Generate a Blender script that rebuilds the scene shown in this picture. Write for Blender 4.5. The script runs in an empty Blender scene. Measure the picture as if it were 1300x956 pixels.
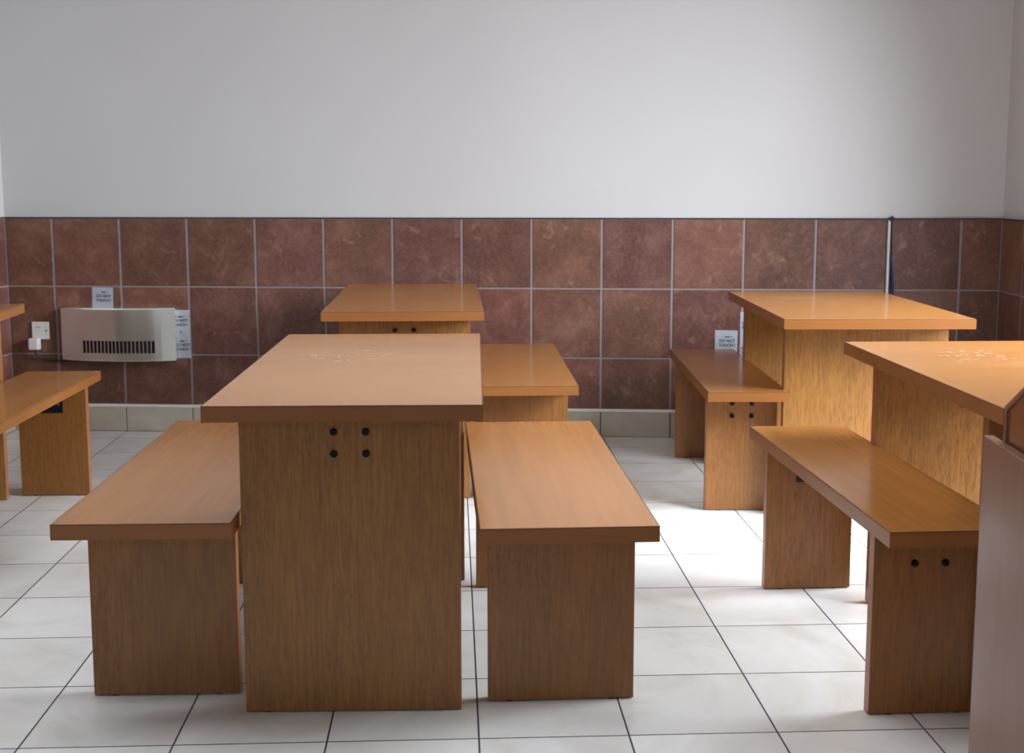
import bpy, bmesh, math, random
from mathutils import Vector, Matrix
random.seed(7)
S = bpy.context.scene
COL = S.collection
PI = math.pi

# ------------------------------------------------------------------ helpers
def tag(o, label=None, cat=None, group=None, kind=None):
    if label: o['label'] = label
    if cat: o['category'] = cat
    if group: o['group'] = group
    if kind: o['kind'] = kind
    return o

def empty(name, loc, rz=0.0):
    o = bpy.data.objects.new(name, None)
    o.empty_display_size = .1
    o.location = loc
    o.rotation_euler = (0, 0, rz)
    COL.objects.link(o)
    return o

def link(name, bm, m, parent=None, smooth=False):
    me = bpy.data.meshes.new(name)
    bmesh.ops.recalc_face_normals(bm, faces=bm.faces)
    bm.to_mesh(me)
    bm.free()
    me.materials.append(m)
    if smooth:
        for p in me.polygons: p.use_smooth = True
    o = bpy.data.objects.new(name, me)
    COL.objects.link(o)
    if parent: o.parent = parent
    return o

def box(bm, x0, x1, y0, y1, z0, z1, bev=0.0, seg=1):
    r = bmesh.ops.create_cube(bm, size=1.0)
    vs = r['verts']
    for v in vs:
        v.co = Vector(((x0+x1)/2 + v.co.x*(x1-x0), (y0+y1)/2 + v.co.y*(y1-y0), (z0+z1)/2 + v.co.z*(z1-z0)))
    if bev > 0:
        es = list({e for v in vs for e in v.link_edges})
        bmesh.ops.bevel(bm, geom=es, offset=bev, segments=seg, profile=.5, affect='EDGES')
    return bm

def cyl(bm, c, r, depth, axis='Y', n=16, r2=None):
    M = Matrix.Translation(Vector(c))
    if axis == 'Y': M = M @ Matrix.Rotation(PI/2, 4, 'X')
    if axis == 'X': M = M @ Matrix.Rotation(PI/2, 4, 'Y')
    bmesh.ops.create_cone(bm, cap_ends=True, segments=n, radius1=r, radius2=r if r2 is None else r2, depth=depth, matrix=M)
    return bm

def tube(bm, pts, r, n=8):
    P = [Vector(p) for p in pts]
    rings = []
    up = Vector((0.31, .2, .93)).normalized()
    for i, p in enumerate(P):
        t = (P[min(i+1, len(P)-1)] - P[max(i-1, 0)]).normalized()
        a = t.cross(up)
        if a.length < 1e-3: a = t.cross(Vector((1, 0, 0)))
        a.normalize(); b = t.cross(a)
        rings.append([bm.verts.new(p + (a*math.cos(2*PI*k/n) + b*math.sin(2*PI*k/n))*r) for k in range(n)])
    for i in range(len(rings)-1):
        for k in range(n):
            bm.faces.new((rings[i][k], rings[i][(k+1) % n], rings[i+1][(k+1) % n], rings[i+1][k]))
    bm.faces.new(rings[0][::-1]); bm.faces.new(rings[-1])
    return bm

def spline(pts, n=8):
    P = [Vector(p) for p in pts]; P = [P[0]*2-P[1]] + P + [P[-1]*2-P[-2]]
    out = []
    for i in range(1, len(P)-2):
        a, b, c, d = P[i-1:i+3]
        for k in range(n):
            t = k/n
            out.append(.5*((2*b) + (c-a)*t + (2*a-5*b+4*c-d)*t*t + (3*b-a-3*c+d)*t**3))
    out.append(P[-2])
    return out

def prism_x(bm, prof, x0, x1):
    """extrude a (y, z) outline along x"""
    a = [bm.verts.new((x0, y, z)) for y, z in prof]
    b = [bm.verts.new((x1, y, z)) for y, z in prof]
    n = len(prof)
    bm.faces.new(a); bm.faces.new(b[::-1])
    for i in range(n):
        bm.faces.new((a[i], b[i], b[(i+1) % n], a[(i+1) % n]))
    return bm

# ------------------------------------------------------------------ materials
def mat(name):
    m = bpy.data.materials.new(name)
    m.use_nodes = True
    nt = m.node_tree
    return m, nt, nt.nodes['Principled BSDF']

def N(nt, t, **k):
    n = nt.nodes.new(t)
    for a, b in k.items():
        if hasattr(n, a): setattr(n, a, b)
        else: n.inputs[a.replace('_', ' ')].default_value = b
    return n

def plain(name, col, rough=.5, metal=0., spec=.5):
    m, nt, b = mat(name)
    b.inputs['Base Color'].default_value = (*col, 1)
    b.inputs['Roughness'].default_value = rough
    b.inputs['Metallic'].default_value = metal
    b.inputs['Specular IOR Level'].default_value = spec
    return m

def ramp(nt, stops):
    r = nt.nodes.new('ShaderNodeValToRGB')
    el = r.color_ramp.elements
    while len(el) < len(stops): el.new(.5)
    for e, (p, c) in zip(el, stops):
        e.position = p
        e.color = (*c, 1) if isinstance(c, tuple) else (c, c, c, 1)
    return r

def mixc(nt, mode, fac, a, b):
    n = nt.nodes.new('ShaderNodeMix'); n.data_type = 'RGBA'; n.blend_type = mode
    if isinstance(fac, (int, float)): n.inputs[0].default_value = fac
    else: nt.links.new(fac, n.inputs[0])
    for i, v in ((6, a), (7, b)):
        if isinstance(v, tuple): n.inputs[i].default_value = (*v, 1)
        else: nt.links.new(v, n.inputs[i])
    return n.outputs[2]

def wood(name, axis, base, dark, fleck=.0, rough=.28, scuff=0., bump=.05, figure=.35, coat=.25, fib=.30):
    """lacquered straight grain oak veneer; axis = direction of the grain in object space"""
    m, nt, b = mat(name); L = nt.links.new
    tc = N(nt, 'ShaderNodeTexCoord'); oi = N(nt, 'ShaderNodeObjectInfo')
    off = N(nt, 'ShaderNodeVectorMath', operation='ADD')
    sc = N(nt, 'ShaderNodeVectorMath', operation='SCALE'); sc.inputs['Scale'].default_value = 37.
    cmb = N(nt, 'ShaderNodeCombineXYZ')
    for i in range(3): L(oi.outputs['Random'], cmb.inputs[i])
    L(cmb.outputs[0], sc.inputs[0]); L(tc.outputs['Object'], off.inputs[0]); L(sc.outputs[0], off.inputs[1])
    def stretched(along, across):
        mp = N(nt, 'ShaderNodeMapping')
        s = [across]*3; s['XYZ'.index(axis)] = along
        mp.inputs['Scale'].default_value = s
        L(off.outputs[0], mp.inputs['Vector'])
        return mp.outputs[0]
    # broad figure
    n1 = N(nt, 'ShaderNodeTexNoise', Scale=1., Detail=3., Roughness=.5); L(stretched(.9, 9.), n1.inputs['Vector'])
    r1 = ramp(nt, [(.3, 0.), (.7, 1.)]); L(n1.outputs['Fac'], r1.inputs[0])
    # fine fibres
    n2 = N(nt, 'ShaderNodeTexNoise', Scale=1., Detail=1.5, Roughness=.5, Distortion=.35 if fib > .4 else 0.); L(stretched(9. if fib > .4 else 3., 120. if fib > .4 else 70.), n2.inputs['Vector'])
    r2 = ramp(nt, [(.36, 0.), (.64, 1.)]); L(n2.outputs['Fac'], r2.inputs[0])
    c = mixc(nt, 'MIX', r1.outputs[0], base, tuple(x*(1-figure*.5)+y*figure*.5 for x, y in zip((v*.86 for v in base), dark)))
    c = mixc(nt, 'MIX', N_mul(nt, r2.outputs[0], fib), c, dark)
    h = r2.outputs[0]
    if fleck > 0:
        # short wavy pore flecks of quarter cut oak
        n3 = N(nt, 'ShaderNodeTexNoise', Scale=1., Detail=2.5, Roughness=.6, Distortion=.5); L(stretched(34., 210.), n3.inputs['Vector'])
        r3 = ramp(nt, [(.50, 0.), (.60, 1.)]); L(n3.outputs['Fac'], r3.inputs[0])
        n4 = N(nt, 'ShaderNodeTexNoise', Scale=1., Detail=2.); L(stretched(2.5, 6.), n4.inputs['Vector'])
        r4 = ramp(nt, [(.35, .35), (.65, 1.)]); L(n4.outputs['Fac'], r4.inputs[0])
        mm = N(nt, 'ShaderNodeMath', operation='MULTIPLY'); L(r3.outputs[0], mm.inputs[0]); L(r4.outputs[0], mm.inputs[1])
        c = mixc(nt, 'MIX', N_mul(nt, mm.outputs[0], fleck), c, tuple(v*.42 for v in dark))
        h = mm.outputs[0]
    rgh = N(nt, 'ShaderNodeTexNoise', Scale=9., Detail=3.); L(off.outputs[0], rgh.inputs['Vector'])
    rr = N(nt, 'ShaderNodeMapRange'); rr.inputs['To Min'].default_value = rough*.8; rr.inputs['To Max'].default_value = rough*1.25
    L(rgh.outputs['Fac'], rr.inputs['Value']); rout = rr.outputs[0]
    if scuff > 0:
        a = N(nt, 'ShaderNodeVectorMath', operation='DISTANCE'); L(tc.outputs['Object'], a.inputs[0]); a.inputs[1].default_value = (-.05, .80, .746)
        ra = ramp(nt, [(.03, 1.), (.24, 0.)]); L(a.outputs['Value'], ra.inputs[0])
        s2 = N(nt, 'ShaderNodeTexNoise', Scale=38., Detail=3., Roughness=.6, Distortion=1.); L(off.outputs[0], s2.inputs['Vector'])
        rb = ramp(nt, [(.56, 0.), (.64, 1.)]); L(s2.outputs['Fac'], rb.inputs[0])
        mm = N(nt, 'ShaderNodeMath', operation='MULTIPLY'); L(ra.outputs[0], mm.inputs[0]); L(rb.outputs[0], mm.inputs[1])
        f = N_mul(nt, mm.outputs[0], scuff)
        c = mixc(nt, 'MIX', f, c, (.62, .47, .38))
    L(c, b.inputs['Base Color']); L(rout, b.inputs['Roughness'])
    b.inputs['Coat Weight'].default_value = coat; b.inputs['Coat Roughness'].default_value = .09
    if bump > .04:
        bp = N(nt, 'ShaderNodeBump'); bp.inputs['Strength'].default_value = bump; bp.inputs['Distance'].default_value = .001
        L(h, bp.inputs['Height']); L(bp.outputs[0], b.inputs['Normal'])
    return m

def N_mul(nt, sock, f):
    n = nt.nodes.new('ShaderNodeMath'); n.operation = 'MULTIPLY'
    nt.links.new(sock, n.inputs[0]); n.inputs[1].default_value = f
    return n.outputs[0]

TOPC = (.37, .155, .040); TOPD = (.26, .097, .021)
M_TOP = wood('oak_veneer_top', 'Y', TOPC, TOPD, rough=.17, scuff=.0, bump=.0, coat=0)
M_TTOP = wood('oak_veneer_table_top', 'X', TOPC, TOPD, rough=.17, scuff=.45, bump=.0, coat=0)
M_LEG = wood('oak_veneer_leg', 'Z', (.34, .148, .034), (.19, .074, .013), fleck=.42, fib=.55, rough=.36, bump=.25, coat=0)
M_BLEG = wood('oak_veneer_bench_leg', 'Z', (.29, .117, .027), (.17, .061, .012), fleck=.30, fib=.5, rough=.36, bump=.2, coat=0)
M_BANDX = wood('oak_edge_band', 'X', (.29, .108, .027), (.22, .074, .018), rough=.33, bump=.03, coat=0)
M_BANDZ = wood('oak_leg_edge', 'Z', (.35, .13, .040), (.25, .083, .024), rough=.33, bump=.03, coat=0)
M_CAB = wood('cabinet_veneer', 'Z', (.25, .112, .064), (.17, .068, .038), rough=.30, bump=.04, coat=0)
M_CABI = wood('cabinet_hood_veneer', 'Y', (.26, .095, .042), (.17, .058, .024), rough=.16, bump=.0, coat=0)
M_SEAM = plain('dark_veneer_seam', (.085, .030, .012), .5)
M_BOLT = plain('black_bolt', (.012, .012, .014), .35, .6)
M_HOLE = plain('black_void', (.004, .004, .004), .7)
M_BRACK = plain('black_steel', (.010, .012, .020), .4, .5)
M_SCREW = plain('bright_screw', (.75, .75, .75), .25, 1.)
M_WHITEP = plain('white_plastic', (.72, .70, .66), .3)
M_CABLE = plain('black_rubber', (.012, .012, .013), .45)
M_BLUE = plain('blue_cable', (.012, .04, .12), .4)
M_INK = plain('black_ink', (.03, .03, .035), .7)
M_STRIP = plain('white_trim', (.80, .77, .72), .35)
M_DARKTRIM = plain('dark_bronze_trim', (.022, .014, .014), .4)
M_COND = plain('grey_white_plastic', (.52, .53, .50), .4)
M_FRAME = plain('black_window_frame', (.02, .02, .022), .4, .3)
M_CEIL = plain('ceiling_paint', (.80, .79, .77), .8)

def paper():
    m, nt, b = mat('notice_paper')
    n = N(nt, 'ShaderNodeTexNoise', Scale=30., Detail=2.)
    r = ramp(nt, [(.3, (.74, .77, .86)), (.7, (.80, .83, .92))]); nt.links.new(n.outputs[0], r.inputs[0]); nt.links.new(r.outputs[0], b.inputs['Base Color'])
    b.inputs['Roughness'].default_value = .6
    return m
M_PAPER = paper()

def paint():
    m, nt, b = mat('white_wall_paint'); L = nt.links.new
    tc = N(nt, 'ShaderNodeTexCoord')
    n = N(nt, 'ShaderNodeTexNoise', Scale=1.3, Detail=3.); L(tc.outputs['Object'], n.inputs['Vector'])
    r = ramp(nt, [(.3, (.535, .518, .512)), (.7, (.556, .539, .532))]); L(n.outputs[0], r.inputs[0]); L(r.outputs[0], b.inputs['Base Color'])
    n2 = N(nt, 'ShaderNodeTexNoise', Scale=180., Detail=2.); L(tc.outputs['Object'], n2.inputs['Vector'])
    bp = N(nt, 'ShaderNodeBump'); bp.inputs['Strength'].default_value = .12; bp.inputs['Distance'].default_value = .001
    L(n2.outputs[0], bp.inputs['Height']); L(bp.outputs[0], b.inputs['Normal'])
    b.inputs['Roughness'].default_value = .62
    return m
M_PAINT = paint()

def tile_mat():
    m, nt, b = mat('terracotta_wall_tile'); L = nt.links.new
    tc = N(nt, 'ShaderNodeTexCoord')
    at = N(nt, 'ShaderNodeAttribute'); at.attribute_name = 'tint'
    off = N(nt, 'ShaderNodeVectorMath', operation='MULTIPLY_ADD')
    L(at.outputs['Vector'], off.inputs[0]); off.inputs[1].default_value = (9, 9, 9); L(tc.outputs['Object'], off.inputs[2])
    n1 = N(nt, 'ShaderNodeTexNoise', Scale=7., Detail=6., Roughness=.65, Distortion=.4); L(off.outputs[0], n1.inputs['Vector'])
    r1 = ramp(nt, [(.28, (.095, .040, .022)), (.50, (.155, .064, .038)), (.72, (.24, .115, .072))]); L(n1.outputs[0], r1.inputs[0])
    r1b = ramp(nt, [(.28, (.085, .030, .025)), (.50, (.128, .045, .037)), (.72, (.205, .098, .080))]); L(n1.outputs[0], r1b.inputs[0])
    sep = N(nt, 'ShaderNodeSeparateXYZ'); L(at.outputs['Vector'], sep.inputs[0])
    c = mixc(nt, 'MIX', sep.outputs[0], r1.outputs[0], r1b.outputs[0])
    mv = N(nt, 'ShaderNodeMapRange'); mv.inputs['To Min'].default_value = .74; mv.inputs['To Max'].default_value = 1.18; L(sep.outputs[1], mv.inputs['Value'])
    hsv = N(nt, 'ShaderNodeHueSaturation'); L(c, hsv.inputs['Color']); L(mv.outputs[0], hsv.inputs['Value'])
    n2 = N(nt, 'ShaderNodeTexNoise', Scale=60., Detail=5., Roughness=.75); L(off.outputs[0], n2.inputs['Vector'])
    r2 = ramp(nt, [(.45, 0.), (.70, .3)]); L(n2.outputs[0], r2.inputs[0])
    c2 = mixc(nt, 'MIX', r2.outputs[0], hsv.outputs[0], (.33, .17, .12))
    n3 = N(nt, 'ShaderNodeTexNoise', Scale=11., Detail=9., Roughness=.72, Distortion=1.2); L(off.outputs[0], n3.inputs['Vector'])
    r3 = ramp(nt, [(.57, 0.), (.70, .5)]); L(n3.outputs[0], r3.inputs[0])
    c3 = mixc(nt, 'MIX', r3.outputs[0], c2, (.36, .21, .15))
    L(c3, b.inputs['Base Color'])
    bp = N(nt, 'ShaderNodeBump'); bp.inputs['Strength'].default_value = .35; bp.inputs['Distance'].default_value = .002
    L(n1.outputs[0], bp.inputs['Height']); L(bp.outputs[0], b.inputs['Normal'])
    b.inputs['Roughness'].default_value = .42
    return m
M_TILE = tile_mat()
M_GROUT = plain('grey_grout', (.27, .235, .235), .8)
M_DGROUT = plain('dark_grout', (.035, .037, .042), .8)

def stone(name, a, bb, rough):
    m, nt, b = mat(name); L = nt.links.new
    tc = N(nt, 'ShaderNodeTexCoord')
    n = N(nt, 'ShaderNodeTexNoise', Scale=4., Detail=7., Roughness=.62, Distortion=.8); L(tc.outputs['Object'], n.inputs['Vector'])
    r = ramp(nt, [(.3, a), (.7, bb)]); L(n.outputs[0], r.inputs[0]); L(r.outputs[0], b.inputs['Base Color'])
    b.inputs['Roughness'].default_value = rough
    return m
M_SKIRT = stone('beige_skirting_tile', (.40, .355, .28), (.55, .50, .41), .35)

FTH, FX, FY, T = .1084, -.2664, 2.9188, .333
def floor_mat():
    m, nt, b = mat('pale_floor_tiles'); L = nt.links.new
    tc = N(nt, 'ShaderNodeTexCoord')
    mp = N(nt, 'ShaderNodeMapping', vector_type='TEXTURE')
    mp.inputs['Location'].default_value = (FX, FY, 0); mp.inputs['Rotation'].default_value = (0, 0, FTH); mp.inputs['Scale'].default_value = (T, T, 1)
    L(tc.outputs['Object'], mp.inputs['Vector'])
    sp = N(nt, 'ShaderNodeSeparateXYZ'); L(mp.outputs[0], sp.inputs[0])
    def M1(op, a, bv=None, c=None):
        n = nt.nodes.new('ShaderNodeMath'); n.operation = op
        for i, v in enumerate((a, bv, c)):
            if v is None: continue
            if isinstance(v, (int, float)): n.inputs[i].default_value = v
            else: L(v, n.inputs[i])
        return n.outputs[0]
    # distance to nearest joint (in tile units)
    def dist(s): return M1('ABSOLUTE', M1('SUBTRACT', M1('FRACT', M1('ADD', s, .5)), .5))
    dx, dy = dist(sp.outputs[0]), dist(sp.outputs[1])
    mnd = M1('MINIMUM', M1('MULTIPLY', dx, 1.0), M1('MULTIPLY', dy, 1.0))
    g = N(nt, 'ShaderNodeMapRange'); g.inputs['From Min'].default_value = .0045; g.inputs['From Max'].default_value = .0085
    L(mnd, g.inputs['Value'])
    cell = N(nt, 'ShaderNodeCombineXYZ'); L(M1('FLOOR', sp.outputs[0]), cell.inputs[0]); L(M1('FLOOR', sp.outputs[1]), cell.inputs[1])
    wn = N(nt, 'ShaderNodeTexWhiteNoise'); L(cell.outputs[0], wn.inputs[0])
    off = N(nt, 'ShaderNodeVectorMath', operation='MULTIPLY_ADD'); L(wn.outputs['Color'], off.inputs[0]); off.inputs[1].default_value = (11, 11, 11); L(tc.outputs['Object'], off.inputs[2])
    n = N(nt, 'ShaderNodeTexNoise', Scale=3.2, Detail=7., Roughness=.6, Distortion=1.2); L(off.outputs[0], n.inputs['Vector'])
    r = ramp(nt, [(.30, (.57, .535, .48)), (.48, (.64, .625, .595)), (.70, (.69, .68, .665))]); L(n.outputs[0], r.inputs[0])
    n5 = N(nt, 'ShaderNodeTexNoise', Scale=26., Detail=6., Roughness=.8, Distortion=1.5); L(off.outputs[0], n5.inputs['Vector'])
    r5 = ramp(nt, [(.60, 0.), (.72, .35)]); L(n5.outputs[0], r5.inputs[0])
    cc = mixc(nt, 'MIX', r5.outputs[0], r.outputs[0], (.45, .38, .30))
    vv = N(nt, 'ShaderNodeMapRange'); vv.inputs['To Min'].default_value = .94; vv.inputs['To Max'].default_value = 1.04; L(wn.outputs['Value'], vv.inputs['Value'])
    hs = N(nt, 'ShaderNodeHueSaturation'); L(cc, hs.inputs['Color']); L(vv.outputs[0], hs.inputs['Value'])
    c = mixc(nt, 'MIX', g.outputs[0], (.045, .047, .060), hs.outputs[0])
    L(c, b.inputs['Base Color'])
    ro = N(nt, 'ShaderNodeMapRange'); ro.inputs['To Min'].default_value = .7; ro.inputs['To Max'].default_value = .26; L(g.outputs[0], ro.inputs['Value']); L(ro.outputs[0], b.inputs['Roughness'])
    bp = N(nt, 'ShaderNodeBump'); bp.inputs['Strength'].default_value = .6; bp.inputs['Distance'].default_value = .002
    L(g.outputs[0], bp.inputs['Height']); L(bp.outputs[0], b.inputs['Normal'])
    return m
M_FLOOR = floor_mat()

def steel():
    m, nt, b = mat('brushed_stainless'); L = nt.links.new
    tc = N(nt, 'ShaderNodeTexCoord'); mp = N(nt, 'ShaderNodeMapping'); mp.inputs['Scale'].default_value = (3, 3, 500)
    L(tc.outputs['Object'], mp.inputs['Vector'])
    n = N(nt, 'ShaderNodeTexNoise', Scale=1., Detail=3.); L(mp.outputs[0], n.inputs['Vector'])
    r = ramp(nt, [(.3, (.84, .86, .80)), (.7, (.92, .94, .88))]); L(n.outputs[0], r.inputs[0]); L(r.outputs[0], b.inputs['Base Color'])
    b.inputs['Metallic'].default_value = .93; b.inputs['Roughness'].default_value = .27
    bp = N(nt, 'ShaderNodeBump'); bp.inputs['Strength'].default_value = .1; bp.inputs['Distance'].default_value = .0005
    L(n.outputs[0], bp.inputs['Height']); L(bp.outputs[0], b.inputs['Normal'])
    return m
M_STEEL = steel()

# ------------------------------------------------------------------ the room
D = 5.8976; XL, XR = -2.8345, 1.9266; YF = -1.6; H = 2.75
ZT, ZR, ZB = 1.046, .7158, .1341
def struct(name, bm, m, parent=None):
    o = link(name, bm, m, parent)
    tag(o, kind='structure')
    return o

b = bmesh.new(); box(b, XL-.12, XR+.12, YF-.12, D+.12, -.08, 0); struct('floor', b, M_FLOOR)
b = bmesh.new(); box(b, XL-.12, XR+.12, YF-.12, D+.12, H, H+.08); struct('ceiling', b, M_CEIL)
b = bmesh.new(); box(b, XL-.12, XR+.12, D, D+.12, 0, H); wall_back = struct('wall_back', b, M_PAINT)

# right wall with a window opening (beyond the right edge of the photo); left wall plain
WY0, WY1, WZ0, WZ1 = 2.9, 4.85, .06, 2.45
b = bmesh.new()
box(b, XR, XR+.12, YF, WY0, 0, H); box(b, XR, XR+.12, WY1, D, 0, H)
box(b, XR, XR+.12, WY0, WY1, 0, WZ0); box(b, XR, XR+.12, WY0, WY1, WZ1, H)
wall_right = struct('wall_right', b, M_PAINT)
b = bmesh.new(); box(b, XL-.12, XL, YF, D, 0, H); wall_left = struct('wall_left', b, M_PAINT)
# front wall behind the camera: two narrow windows added to streak the steel heater
GX0, GX1, GZ0, GZ1 = -2.3, .8, .9, 2.5; GW = .75
b = bmesh.new()
box(b, XL-.12, GX0, YF-.12, YF, 0, H); box(b, GX1, XR+.12, YF-.12, YF, 0, H)
box(b, GX0, GX1, YF-.12, YF, 0, GZ0); box(b, GX0, GX1, YF-.12, YF, GZ1, H); box(b, GX0+GW, GX1-GW, YF-.12, YF, GZ0, GZ1)
struct('wall_front', b, plain('dark_bounce_cut', (.06, .035, .025), .5))  # unseen wall coloured dark to keep bounce off the near front legs
def frame_ring(name, pts, depthaxis, a, c):
    b = bmesh.new()
    u0, u1, v0, v1 = pts; w = .05
    segs = [(u0, u1, v0, v0+w), (u0, u1, v1-w, v1), (u0, u0+w, v0+w, v1-w), (u1-w, u1, v0+w, v1-w), ((u0+u1)/2-w/2, (u0+u1)/2+w/2, v0+w, v1-w)]
    for s0, s1, t0, t1 in segs:
        if depthaxis == 'X': box(b, a, c, s0, s1, t0, t1)
        else: box(b, s0, s1, a, c, t0, t1)
    return struct(name, b, M_FRAME)
frame_ring('window_1', (WY0, WY1, WZ0, WZ1), 'X', XR+.03, XR+.08)
frame_ring('added_window_2', (GX0, GX0+GW, GZ0, GZ1), 'Y', YF-.08, YF-.03)  # frames of the added openings
frame_ring('added_window_3', (GX1-GW, GX1, GZ0, GZ1), 'Y', YF-.08, YF-.03)

# unseen dark boards added behind the camera to soak up bounced light
for k, (xa, xb) in enumerate(((XL, XL+.02), (XR-.02, XR))):
    b = bmesh.new(); box(b, xa, xb, YF, 1.2, 0, H); struct('trim_%d' % (k+4), b, bpy.data.materials['dark_bounce_cut'])

# tiled wainscot: bevelled tiles on a grout bed, each tile its own tint
TH_T = .006; GAP = .0052; GAPZ = .0036
def tile_run(name, cells, place, bed, parent):
    bm = bmesh.new(); lay = bm.verts.layers.float_vector.new('tint')
    for (u0, u1, v0, v1) in cells:
        n0 = len(bm.verts)
        r = bmesh.ops.create_cube(bm, size=1.0)
        vs = r['verts']
        for v in vs:
            v.co = Vector(((u0+u1)/2 + v.co.x*(u1-u0-GAP*2), v.co.y*TH_T, (v0+v1)/2 + v.co.z*(v1-v0-GAPZ*2)))
        es = list({e for v in vs for e in v.link_edges})
        bmesh.ops.bevel(bm, geom=es, offset=.0018, segments=1, affect='EDGES')
        bm.verts.ensure_lookup_table()
        t = (random.random(), random.random(), random.random())
        for v in bm.verts[n0:] if False else [v for v in bm.verts if v[lay].length == 0]:
            v[lay] = Vector(t)
    for v in bm.verts: v.co = place @ v.co
    o = link(name, bm, M_TILE, parent); tag(o, kind='structure')
    b2 = bmesh.new(); box(b2, *bed)
    g = link(name.replace('tiling', 'grout_bed'), b2, M_GROUT, parent); tag(g, kind='structure')
    return o
xj = [-.5955 + (k-6)*T for k in range(-1, 15)]
xs = [XL+.004] + [x for x in xj if XL+.02 < x < XR-.02] + [XR-.004]
rows = [ZB, ZR-T, ZR, ZT]
cells = [(xs[i], xs[i+1], rows[j], rows[j+1]) for i in range(len(xs)-1) for j in range(3)]
tile_run('back_tiling', cells, Matrix.Translation((0, D-TH_T/2-.002, 0)), (XL, XR, D-.0045, D+.002, ZB, ZT), wall_back)
ys = [D-.008-.30-k*T for k in range(0, 9)]
cells = [(-(ys[i-1] if i else D-.010), -ys[i], rows[j], rows[j+1]) for i in range(len(ys)) for j in range(3)]
for nm, X, s, par in (('right_tiling', XR, -1, wall_right), ('left_tiling', XL, 1, wall_left)):
    sel = [c for c in cells if nm != 'right_tiling' or True]
    if nm == 'right_tiling':   # keep clear of the window opening
        sel = list(cells)
        sel = [(a, bb, c, d) for a, bb, c, d in sel if a < -WY1-.02]
        sel = [(a, min(bb, -WY1-.012), c, d) for a, bb, c, d in sel]
    R = Matrix(((0, 1, 0, X + s*(TH_T/2+.002)), (-1, 0, 0, 0), (0, 0, 1, 0), (0, 0, 0, 1)))
    x0, x1 = sorted((X - s*.002, X + s*.0045))
    tile_run(nm, sel, R, (x0, x1, ys[-1] if nm == 'left_tiling' else WY1+.01, D, ZB, ZT), par)

# thin dark cap over the tiles, skirting with its white strip
b = bmesh.new(); box(b, XL, XR, D-.011, D, ZT, ZT+.006, .001); struct('trim_1', b, M_DARKTRIM)
b = bmesh.new(); box(b, XR-.011, XR, WY1+.02, D-.012, ZT, ZT+.006, .001); struct('trim_2', b, M_DARKTRIM)
b = bmesh.new(); box(b, XL, XL+.011, 2.9, D-.012, ZT, ZT+.006, .001); struct('trim_3', b, M_DARKTRIM)

def skirting(name, segs, horizontal, X=None, s=1):
    bm = bmesh.new()
    for a0, a1 in segs:
        if horizontal: box(bm, a0+.0022, a1-.0022, D-.014, D-.001, .002, ZB-.012, .0012)
        else:
            x0, x1 = sorted((X + s*.001, X + s*.014)); box(bm, x0, x1, a0+.0022, a1-.0022, .002, ZB-.012, .0012)
    o = struct(name, bm, M_SKIRT)
    b2 = bmesh.new()
    lo, hi = segs[0][0], segs[-1][1]
    if horizontal: box(b2, lo, hi, D-.010, D, 0, ZB-.011)
    else:
        x0, x1 = sorted((X, X + s*.010)); box(b2, x0, x1, lo, hi, 0, ZB-.011)
    tag(link('joint_backing', b2, M_DGROUT, o), kind='structure')
    b2 = bmesh.new()
    if horizontal: box(b2, lo, hi, D-.017, D, ZB-.012, ZB+.001, .001)
    else:
        x0, x1 = sorted((X, X + s*.017)); box(b2, x0, x1, lo, hi, ZB-.012, ZB+.001, .001)
    tag(link('top_strip', b2, M_STRIP, o), kind='structure')
skirting('baseboard_back', [(xs[i], xs[i+1]) for i in range(len(xs)-1)], True)
yy = [ys[-1]-.0] + [y for y in reversed(ys[:-1])] + [D-.018]
for nm, X, s in (('baseboard_right', XR, -1), ('baseboard_left', XL, 1)):
    sg = [(yy[i], yy[i+1]) for i in range(len(yy)-1)]
    if s < 0: sg = [(max(a, WY1+.01), c) for a, c in sg if c > WY1+.05]
    skirting(nm, sg, False, X, s)

# ------------------------------------------------------------------ tables and benches
TT = dict(H=.746, t=.036, lt=.034); BB = dict(H=.4704, t=.0361, lt=.0305)
TA = dict(W=.600, L=1.2594, lw=.4968, ins=.1426, **TT); TC = dict(W=.6681, L=1.1023, lw=.5899, ins=.1554, **TT)
BA = dict(W=.3961, L=1.2122, lw=.3453, ins=.1756, **BB); BC = dict(W=.2912, L=1.1727, lw=.262, ins=.127, **BB)

def slab(root, d, name, m):
    W, L, Hh, t = d['W'], d['L'], d['H'], d['t']; e = .0022
    bm = bmesh.new(); box(bm, -W/2+e, W/2-e, e, L-e, Hh-t+.0004, Hh, .0006)
    link(name, bm, m, root)
    def ring(W2, a, bb, w, z0, z1):
        bm = bmesh.new()
        o = [(-W2, a), (W2, a), (W2, bb), (-W2, bb)]; n_ = [(-W2+w, a+w), (W2-w, a+w), (W2-w, bb-w), (-W2+w, bb-w)]
        v = [[bm.verts.new((x, y, z)) for x, y in P] for P, z in ((o, z0), (o, z1), (n_, z1), (n_, z0))]
        for k in range(4):
            for q in range(4): bm.faces.new((v[q][k], v[q][(k+1) % 4], v[(q+1) % 4][(k+1) % 4], v[(q+1) % 4][k]))
        return bm
    link('edge_band', ring(W/2, 0, L, e-.0002, Hh-t, Hh-.0026), M_BANDX, root)
    link('veneer_seam', ring(W/2+.0001, -.0001, L+.0001, e-.0001, Hh-.0025, Hh-.0008), M_SEAM, root)

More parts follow.
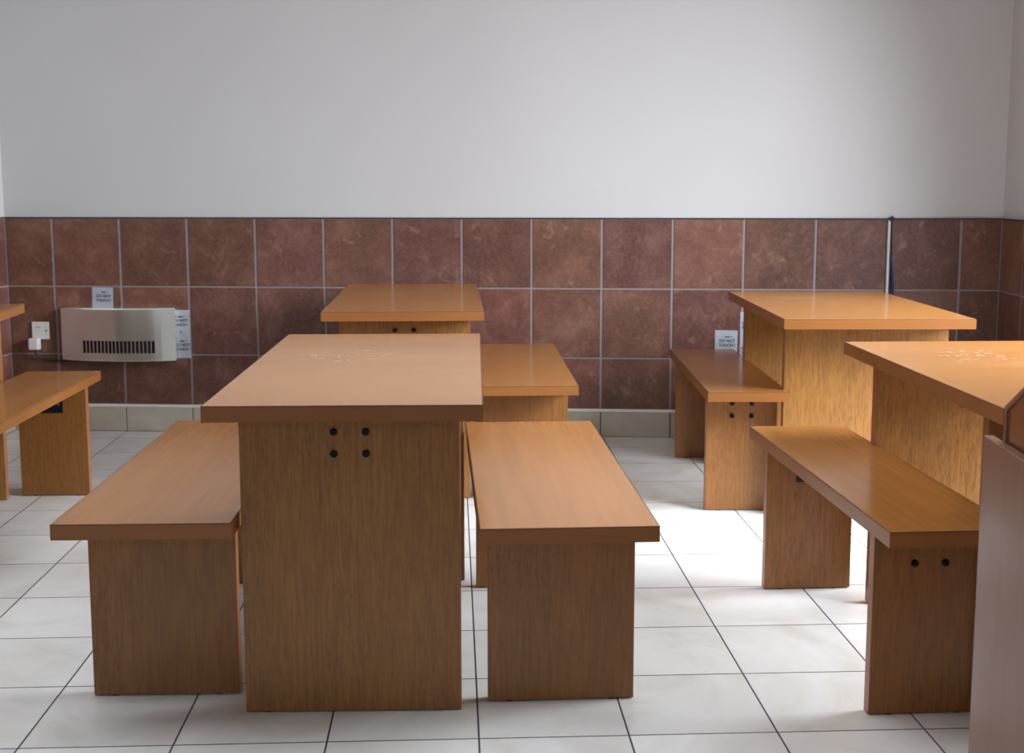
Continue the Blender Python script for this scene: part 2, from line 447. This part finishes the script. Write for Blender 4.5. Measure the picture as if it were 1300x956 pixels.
def bolt_mesh(c, out):
    """socket cap bolt head; out = -1 faces the front"""
    bm = bmesh.new(); x, y, z = c
    # washer-like flange and a hollow cap
    cyl(bm, (x, y+out*.001, z), .0088, .002, 'Y', 20)
    n = 18; r0, r1 = .0068, .0036; ya, yb = y+out*.002, y+out*.0065
    A = [bm.verts.new((x+r0*math.cos(2*PI*k/n), ya, z+r0*math.sin(2*PI*k/n))) for k in range(n)]
    B = [bm.verts.new((x+r0*.9*math.cos(2*PI*k/n), yb, z+r0*.9*math.sin(2*PI*k/n))) for k in range(n)]
    C = [bm.verts.new((x+r1*math.cos(2*PI*k/n), yb, z+r1*math.sin(2*PI*k/n))) for k in range(n)]
    E_ = [bm.verts.new((x+r1*math.cos(2*PI*k/n), y+out*.0025, z+r1*math.sin(2*PI*k/n))) for k in range(n)]
    for R0, R1 in ((A, B), (B, C), (C, E_)):
        for k in range(n): bm.faces.new((R0[k], R0[(k+1) % n], R1[(k+1) % n], R1[k]))
    bm.faces.new(E_)
    return bm

def leg(root, d, y0, m, zs, bolted, inner, brack):
    W2, t0 = d['lw']/2, d['H']-d['t']
    e = .0014
    bm = bmesh.new(); box(bm, -W2+e, W2-e, y0, y0+d['lt'], .003, t0, .0006)
    lg = link('leg', bm, m, root)
    for sx in (-1, 1):
        bm = bmesh.new(); xa, xb = sorted((sx*W2, sx*(W2-e)))
        box(bm, xa, xb, y0+.0006, y0+d['lt']-.0006, .003, t0-.0005, .0003); link('edge_band', bm, M_BANDZ, lg)
        bm = bmesh.new(); cyl(bm, (sx*(W2-.05), y0+d['lt']/2, .0018), .013, .0034, 'Z', 14); link('foot_glide', bm, M_BOLT, lg)
    if bolted:
        yo = y0 if inner > 0 else y0+d['lt']
        for z in zs:
            for x in (-.036, .036):
                link('bolt', bolt_mesh((x, yo, z), -inner), M_BOLT, lg)
    # black steel angle holding leg and top together, on the inner face
    yi = y0+d['lt'] if inner > 0 else y0
    bw, bh, bd = brack
    bm = bmesh.new()
    ya, yb = sorted((yi, yi+inner*.004)); box(bm, -bw, bw, ya, yb, t0-bh, t0, .0004)
    ya, yb = sorted((yi+inner*.004, yi+inner*bd)); box(bm, -bw, bw, ya, yb, t0-.004, t0, .0004)
    bk = link('bracket', bm, M_BRACK, root)
    for x in (-.026, .026):
        bm = bmesh.new(); cyl(bm, (x, yi+inner*.0055, t0-bh*.68), .006, .003, 'Y', 14); box(bm, x-.001, x+.001, yi+inner*.0068, yi+inner*.0073, t0-bh*.68-.005, t0-bh*.68+.005)
        link('screw', bm, M_SCREW, bk)

def furniture(name, d, topname, mt, ml, zs, bolted, brack):
    root = empty(name, (0, 0, 0))
    slab(root, d, topname, mt)
    leg(root, d, d['ins'], ml, zs, bolted, 1, brack)
    leg(root, d, d['L']-d['ins']-d['lt'], ml, zs, bolted, -1, brack)
    return root

def copy_tree(o, parent=None):
    c = o.copy(); COL.objects.link(c); c.parent = parent
    for ch in list(o.children): copy_tree(ch, c)
    return c

TZ, BZ = (.660, .6098), (.407, .3597)
protoTA = furniture('dining_table', TA, 'tabletop', M_TTOP, M_LEG, TZ, True, (.05, .13, .05))
protoTC = furniture('dining_table', TC, 'tabletop', M_TTOP, M_LEG, TZ, False, (.05, .13, .05))
protoBA = furniture('bench', BA, 'seat', M_TOP, M_BLEG, BZ, False, (.042, .103, .045))
protoBC = furniture('bench', BC, 'seat', M_TOP, M_BLEG, BZ, True, (.042, .103, .045))

BK = dict(BC, L=1.1727+.13)
protoBK = furniture('bench', BK, 'seat', M_TOP, M_BLEG, BZ, True, (.042, .103, .045))

PL = [
 ('T', protoTA, (-.5175, 2.5686, .0909), 'wooden table in the centre foreground with four black bolts on its front leg', 'narrow dining tables'),
 ('T', protoTA, (-.6762, 4.5052, .1112), 'small looking wooden table directly behind the foreground table, against the tiled wall', 'narrow dining tables'),
 ('T', protoTC, (1.0189, 4.3450, .0637), 'wooden table near the back wall on the right, with the cable running down behind it', 'wide dining tables'),
 ('T', protoTC, (1.2067, 2.6476, .0985), 'pale lit scratched wooden table cut off by the right edge of the photo', 'wide dining tables'),
 ('T', protoTA, (-2.2968, 3.4302, .1642), 'wooden table at the left edge, only a top corner and a leg in view', 'narrow dining tables'),
 ('B', protoBA, (-.9779, 2.6008, .0932), 'dull brown wooden bench just left of the foreground centre table', 'wide benches'),
 ('B', protoBA, (-.0326, 2.6278, .1221), 'orange brown wooden bench just right of the foreground centre table', 'wide benches'),
 ('B', protoBA, (-.2244, 4.5149, .1017), 'wooden bench at the right side of the table behind the foreground table', 'wide benches'),
 ('B', protoBC, (.5823, 4.4292, .0529), 'narrow reddish bench under the small wall notice, left of the back right table', 'narrow benches'),
 ('B', protoBC, (.7989, 2.6510, .1279), 'narrow bench with a dark glossy seat beside the tall cabinet at the right', 'narrow benches'),
 ('B', protoBK, (-1.9564, 3.4777, .0976), 'narrow wooden bench at the left edge below the steel heater', 'narrow benches'),
]
used = set()
for ty, proto, (x, y, a), lab, grp in PL:
    o = proto if proto.name not in used else copy_tree(proto)
    used.add(proto.name)
    o.location = (x, y, 0); o.rotation_euler = (0, 0, a)
    tag(o, lab, 'table' if ty == 'T' else 'bench', grp)

# ------------------------------------------------------------------ cabinet at the right edge
cx, cy, ch = .703, 2.20, .772; th = .018; cw = .56; cl = 1.0
cab = empty('waste_cabinet', (cx, cy, 0))
tag(cab, 'mauve brown wooden cabinet with a sloped hood, cut off at the right edge in front', 'cabinet')
for x0 in (0, cw-th):
    bm = bmesh.new(); box(bm, x0, x0+th, -cl, 0, 0, ch, .0012); link('side_panel', bm, M_CAB, cab)
bm = bmesh.new(); box(bm, th, cw-th, -th-.012, -.012, .0, ch-.03, .001); link('back_panel', bm, M_CAB, cab)
bm = bmesh.new(); box(bm, th, cw-th, -cl, -cl+th, .06, ch-.03, .001); link('door', bm, M_CAB, cab)
bm = bmesh.new(); box(bm, th, cw-th, -cl+th, -th-.012, ch-.05, ch-.032, .001); link('shelf', bm, M_CAB, cab)
# hood: side cheeks with a raised lip, sloped lid and open dark throat
def off_prof(y0, z0):
    return [(y0, ch-.032), (y0, z0), (y0-.50, z0+.50*.56), (y0-.80, z0+.50*.56), (y0-.80, ch-.032)]
hp = off_prof(-.046, .832)
for x0 in (th+.001, cw-th-.001-.014):
    bm = bmesh.new(); prism_x(bm, [(y-.006 if i < 2 else y, z-.0 if i in (0, 4) else z-.008) for i, (y, z) in enumerate(hp)], x0+.004, x0+.014)
    hs = link('hood_side', bm, M_CABI, cab)
    # lip strips round the visible edges of the cheek
    bm = bmesh.new(); w = .009
    (ya, za), (yb, zb), (yc, zc), (yd, zd) = hp[0], hp[1], hp[2], hp[3]
    prism_x(bm, [(ya, za), (yb, zb), (yb-w, zb+w*.56-w*1.1), (ya-w, za)], x0, x0+.015)
    prism_x(bm, [(yb, zb), (yc, zc), (yc, zc-w*1.15), (yb-w, zb+w*.56-w*1.1)], x0, x0+.015)
    prism_x(bm, [(yc, zc), (yd, zd), (yd, zd-w), (yc, zc-w*1.15)], x0, x0+.015)
    link('lip', bm, M_CAB, hs)
bm = bmesh.new()
(ya, za), (yb, zb), (yc, zc), (yd, zd) = hp[0], hp[1], hp[2], hp[3]
prism_x(bm, [(yb-.004, zb-.004), (yc, zc-.004), (yc, zc-.016), (yb-.004, zb-.016)], th+.016, cw-th-.016)
prism_x(bm, [(yc, zc-.002), (yd, zd-.002), (yd, zd-.016), (yc, zc-.016)], th+.016, cw-th-.016)
link('hood_lid', bm, M_CABI, cab)
bm = bmesh.new(); box(bm, th+.016, cw-th-.016, -.060, -.048, ch-.032, zb-.014, .0005); link('hood_front', bm, M_CABI, cab)

# ------------------------------------------------------------------ steel wall heater
hx0, hx1, hz0, hz1 = -2.557, -1.990, .357, .615
ht = empty('wall_heater', ((hx0+hx1)/2, D-.008, (hz0)))
tag(ht, 'brushed stainless steel convector heater with slotted vents fixed on the tiled wall', 'heater')
hw = hx1-hx0; hh = hz1-hz0
def bulge(u):   # u in -1..1 ; distance in front of the wall
    return -(.035 + .042*(1-u*u) + .0022*(1-u*u)*math.sin(u*9+.9))
nslot = 19; s0, s1 = -2.440, -2.082
us = []
pitch = (s1-s0)/nslot
cxh = (hx0+hx1)/2
xs_ = [hx0 + .004, hx0+.05, hx0+.085]
cols = []   # (xa, xb, slot?)
edges = [hx0, hx0+.03, hx0+.06, hx0+.09]
x = s0
brk = [(e, False) for e in (hx0, hx0+.03, hx0+.06, hx0+.09)]
for k in range(nslot):
    brk.append((s0+k*pitch, True)); brk.append((s0+k*pitch+pitch*.74, False))
brk += [(hx1-.065, False), (hx1-.04, False), (hx1-.02, False), (hx1-.006, False), (hx1, None)]
za_, zb_ = .397-hz0, .457-hz0
zl = [0.0, .004, za_-.006, za_, zb_, zb_+.006, hh*.7, hh-.006, hh]
bm = bmesh.new(); G = []
for (x, sl) in brk:
    u = (x-cxh)/(hw/2)
    col = []
    for z in zl:
        y = bulge(u)
        zz = z
        if x == hx1 or x == hx0:
            if z == hh: zz = hh-.006
            if z == 0: zz = .003
        if z in (0.0, hh): y += .004
        # slots lean a little, follow the casing
        col.append(bm.verts.new((x-cxh + (.0018 if False else 0), y, zz)))
    G.append(col)
for i in range(len(G)-1):
    for j in range(len(zl)-1):
        if brk[i][1] is True and j in (3,): continue
        bm.faces.new((G[i][j], G[i+1][j], G[i+1][j+1], G[i][j+1]))
# returns to the wall on all four sides
def ret(vs):
    bk = [bm.verts.new((v.co.x, -.002, v.co.z)) for v in vs]
    for i in range(len(vs)-1): bm.faces.new((vs[i], vs[i+1], bk[i+1], bk[i]))
ret([c[-1] for c in G]); ret([c[0] for c in G]); ret(G[0]); ret(G[-1])
fp = link('front_panel', bm, M_STEEL, ht)
bm = bmesh.new()   # black sheet painting the shade inside the slots, following the curve
n = 14
for k in range(n):
    xa = s0-.01 + (s1-s0+.02)*k/n; xb = s0-.01 + (s1-s0+.02)*(k+1)/n
    ua, ub = (xa-cxh)/(hw/2), (xb-cxh)/(hw/2)
    v = [bm.verts.new((xa-cxh, bulge(ua)+.012, za_-.012)), bm.verts.new((xb-cxh, bulge(ub)+.012, za_-.012)), bm.verts.new((xb-cxh, bulge(ub)+.012, zb_+.012)), bm.verts.new((xa-cxh, bulge(ua)+.012, zb_+.012))]
    w = [bm.verts.new((p.co.x, p.co.y+.004, p.co.z)) for p in v]
    bm.faces.new(v); bm.faces.new(w[::-1])
    for i in range(4): bm.faces.new((v[i], v[(i+1) % 4], w[(i+1) % 4], w[i]))
link('slot_shade', bm, M_HOLE, ht)
def rel(p): return (p[0]-cxh, p[1]-(D-.008), p[2]-hz0)
bm = bmesh.new()
tube(bm, spline([rel(q) for q in [(-2.694, D-.045, .412), (-2.690, D-.040, .385), (-2.665, D-.020, .357), (-2.62, D-.016, .349), (-2.57, D-.016, .348), (-2.45, D-.016, .349), (-2.40, D-.02, .358)]], 8), .0045, 8)
cord = link('power_cord', bm, M_CABLE, ht, True)
bm = bmesh.new(); box(bm, *(lambda a, b_: (a[0], b_[0], a[1], b_[1], a[2], b_[2]))(rel((-2.722, D-.058, .406)), rel((-2.672, D-.0172, .462))), .006, 2)
link('plug', bm, M_WHITEP, cord)

# ------------------------------------------------------------------ wall socket
sk = empty('wall_socket', (-2.6745, D-.0081, .4975))
tag(sk, 'white square electrical socket plate on the tiles left of the heater', 'socket')
bm = bmesh.new(); box(bm, -.0425, .0425, -.009, 0, -.0425, .0425, .002, 2); link('face_plate', bm, M_WHITEP, sk)
bm = bmesh.new(); box(bm, -.018, .006, -.0105, -.0088, .014, .022, .0005); box(bm, -.016, .004, -.013, -.0105, .0155, .0205, .0008); link('switch', bm, M_COND, sk)
for x, z in ((.030, 0.0),):
    bm = bmesh.new(); cyl(bm, (x, -.0095, z), .0035, .002, 'Y', 12); link('screw', bm, M_BOLT, sk)

# ------------------------------------------------------------------ notices
def words(t, x, z, size, parent, name='lettering'):
    cu = bpy.data.curves.new(name, 'FONT'); cu.body = t; cu.size = size; cu.align_x = 'CENTER'; cu.space_line = 1.15; cu.extrude = .0001; cu.offset = size*.03
    cu.materials.append(M_INK)
    o = bpy.data.objects.new(name, cu); COL.objects.link(o)
    bpy.context.view_layer.update()
    me = bpy.data.meshes.new_from_object(o.evaluated_get(bpy.context.evaluated_depsgraph_get()))
    bpy.data.objects.remove(o)
    me.transform(Matrix.Translation((x, -.0013, z)) @ Matrix.Rotation(PI/2, 4, 'X'))
    o = bpy.data.objects.new(name, me); COL.objects.link(o); o.parent = parent
    return o
def notice(x0, x1, z0, z1, prints, tilt, label, y=D-.0095):
    w, h = x1-x0, z1-z0
    root = empty('notice', ((x0+x1)/2, y, z0)); root.rotation_euler = (0, tilt, 0)
    tag(root, label, 'notice', 'paper notices taped on the wall tiles')
    bm = bmesh.new(); nx, nz = 6, 8; g = []
    for i in range(nx+1):
        g.append([])
        for j in range(nz+1):
            u, v = i/nx, j/nz
            g[-1].append(bm.verts.new((-w/2+w*u, -.0003 - .0006*math.sin(PI*u)*(.3+v), h*v)))
    for i in range(nx):
        for j in range(nz): bm.faces.new((g[i][j], g[i+1][j], g[i+1][j+1], g[i][j+1]))
    geom = bmesh.ops.solidify(bm, geom=bm.faces[:], thickness=.0002)
    link('sheet', bm, M_PAPER, root)
    for (px, pz) in prints:
        bm = bmesh.new()
        box(bm, px-.010, px-.001, -.0016, -.0014, pz+.030, pz+.0365); box(bm, px+.0005, px+.009, -.0016, -.0014, pz+.030, pz+.0365)
        box(bm, px+.014, px+.016, -.0016, -.0014, pz+.031, pz+.037); box(bm, px+.018, px+.024, -.0016, -.0014, pz+.034, pz+.0365)
        box(bm, px-.026, px-.0245, -.0016, -.0014, pz+.031, pz+.037)
        link('printed_symbol', bm, M_INK, root)
        words('DO NOT\nTOUCH !', px, pz+.009, .0185, root)
    return root
notice(-2.411, -2.307, .606, .711, [(.005, .048)], math.radians(1.5), 'small white DO NOT TOUCH notice standing above the steel heater')
notice(-2.038, -1.926, .366, .602, [(.014, .050), (.008, .170)], math.radians(-.8), 'long white sheet with two DO NOT TOUCH prints at right side of the heater')
notice(.609, .715, .420, .521, [(.005, .036)], math.radians(.6), 'small white DO NOT TOUCH notice above the bench by the back right table')
notice(.727, .842, .375, .609, [(-.012, .045), (-.012, .165)], 0, 'narrow white sheet mostly hidden behind the back right table leg')

# ------------------------------------------------------------------ conduit and cables down the tiles
cd = empty('cable_conduit', (1.41, D-.008, .0))
tag(cd, 'thin grey white vertical conduit running down the tiles behind the right table', 'conduit')
bm = bmesh.new(); box(bm, -.013, -.001, -.012, 0, .05, 1.046, .002, 2); link('channel', bm, M_COND, cd)
bm = bmesh.new(); tube(bm, spline([(.004, -.010, 1.055), (.006, -.009, .95), (.010, -.006, .85), (.007, -.006, .75), (.006, -.006, .60), (.006, -.006, .35), (.004, -.006, .10)], 8), .0028, 8)
link('black_cable', bm, M_CABLE, cd, True)
bm = bmesh.new(); tube(bm, spline([(.003, -.014, .88), (.010, -.010, .84), (.017, -.012, .78), (.022, -.012, .70), (.018, -.009, .60), (.014, -.008, .30)], 8), .005, 8)
link('blue_cable', bm, M_BLUE, cd, True)
bm = bmesh.new()
tube(bm, spline([(-.012, -.010, 1.053), (-.006, -.022, 1.049), (.004, -.020, 1.056), (.012, -.014, 1.050), (.002, -.010, 1.040), (-.008, -.014, 1.050), (.006, -.016, 1.062)], 6), .004, 8)
link('cable_knot', bm, M_BLUE, cd, True)

# ------------------------------------------------------------------ light
def area(name, loc, rot, sx, sy, e, col):
    l = bpy.data.lights.new(name, 'AREA'); l.shape = 'RECTANGLE'; l.size = sx; l.size_y = sy; l.energy = e; l.color = col
    o = bpy.data.objects.new(name, l); o.location = loc; o.rotation_euler = rot; COL.objects.link(o)
    return o
area('doorway_daylight', (XR+1.5, 3.35, 2.5), (0, math.radians(48), 0), 3.0, 2.8, 980, (.84, .92, 1.0))
for k, xx in enumerate((GX0+GW/2, GX1-GW/2)):
    area('front_fill', (xx, YF-.16, (GZ0+GZ1)/2), (PI/2, 0, 0), GW, GZ1-GZ0, 16, (.84, .91, 1.0))  # added frontal fill, set in the invented front openings
for xx in (-1.5, 0.1):      # added downward fill lifting the near tops and floor, no real fitting
    lo = area('top_fill', (xx, 2.9, H-.01), (0, 0, 0), 1.2, 1.2, 11, (.88, .93, 1.0)); lo.data.spread = math.radians(110)
w = bpy.data.worlds.new('sky'); S.world = w; w.use_nodes = True
w.node_tree.nodes['Background'].inputs[0].default_value = (.75, .85, 1, 1)
w.node_tree.nodes['Background'].inputs[1].default_value = 1.0

# ------------------------------------------------------------------ camera
cam = bpy.data.cameras.new('camera'); co = bpy.data.objects.new('camera', cam); COL.objects.link(co)
cam.sensor_width = 36; cam.lens = 1572.04*36/1300; cam.shift_y = -44.5/1300
cam.clip_start = .05
co.location = (0, 0, 1.2152)
co.rotation_euler = (PI/2-.1273, .0003, .0605)
cam.dof.use_dof = True; cam.dof.focus_distance = 3.3; cam.dof.aperture_fstop = 5.6
S.camera = co
S.cycles.sample_clamp_indirect = 4.0
S.cycles.denoising_prefilter = 'ACCURATE'
S.view_settings.view_transform = 'Standard'; S.view_settings.look = 'None'
S.view_settings.exposure = 0.12; S.view_settings.gamma = 1
S.view_settings.use_curve_mapping = False
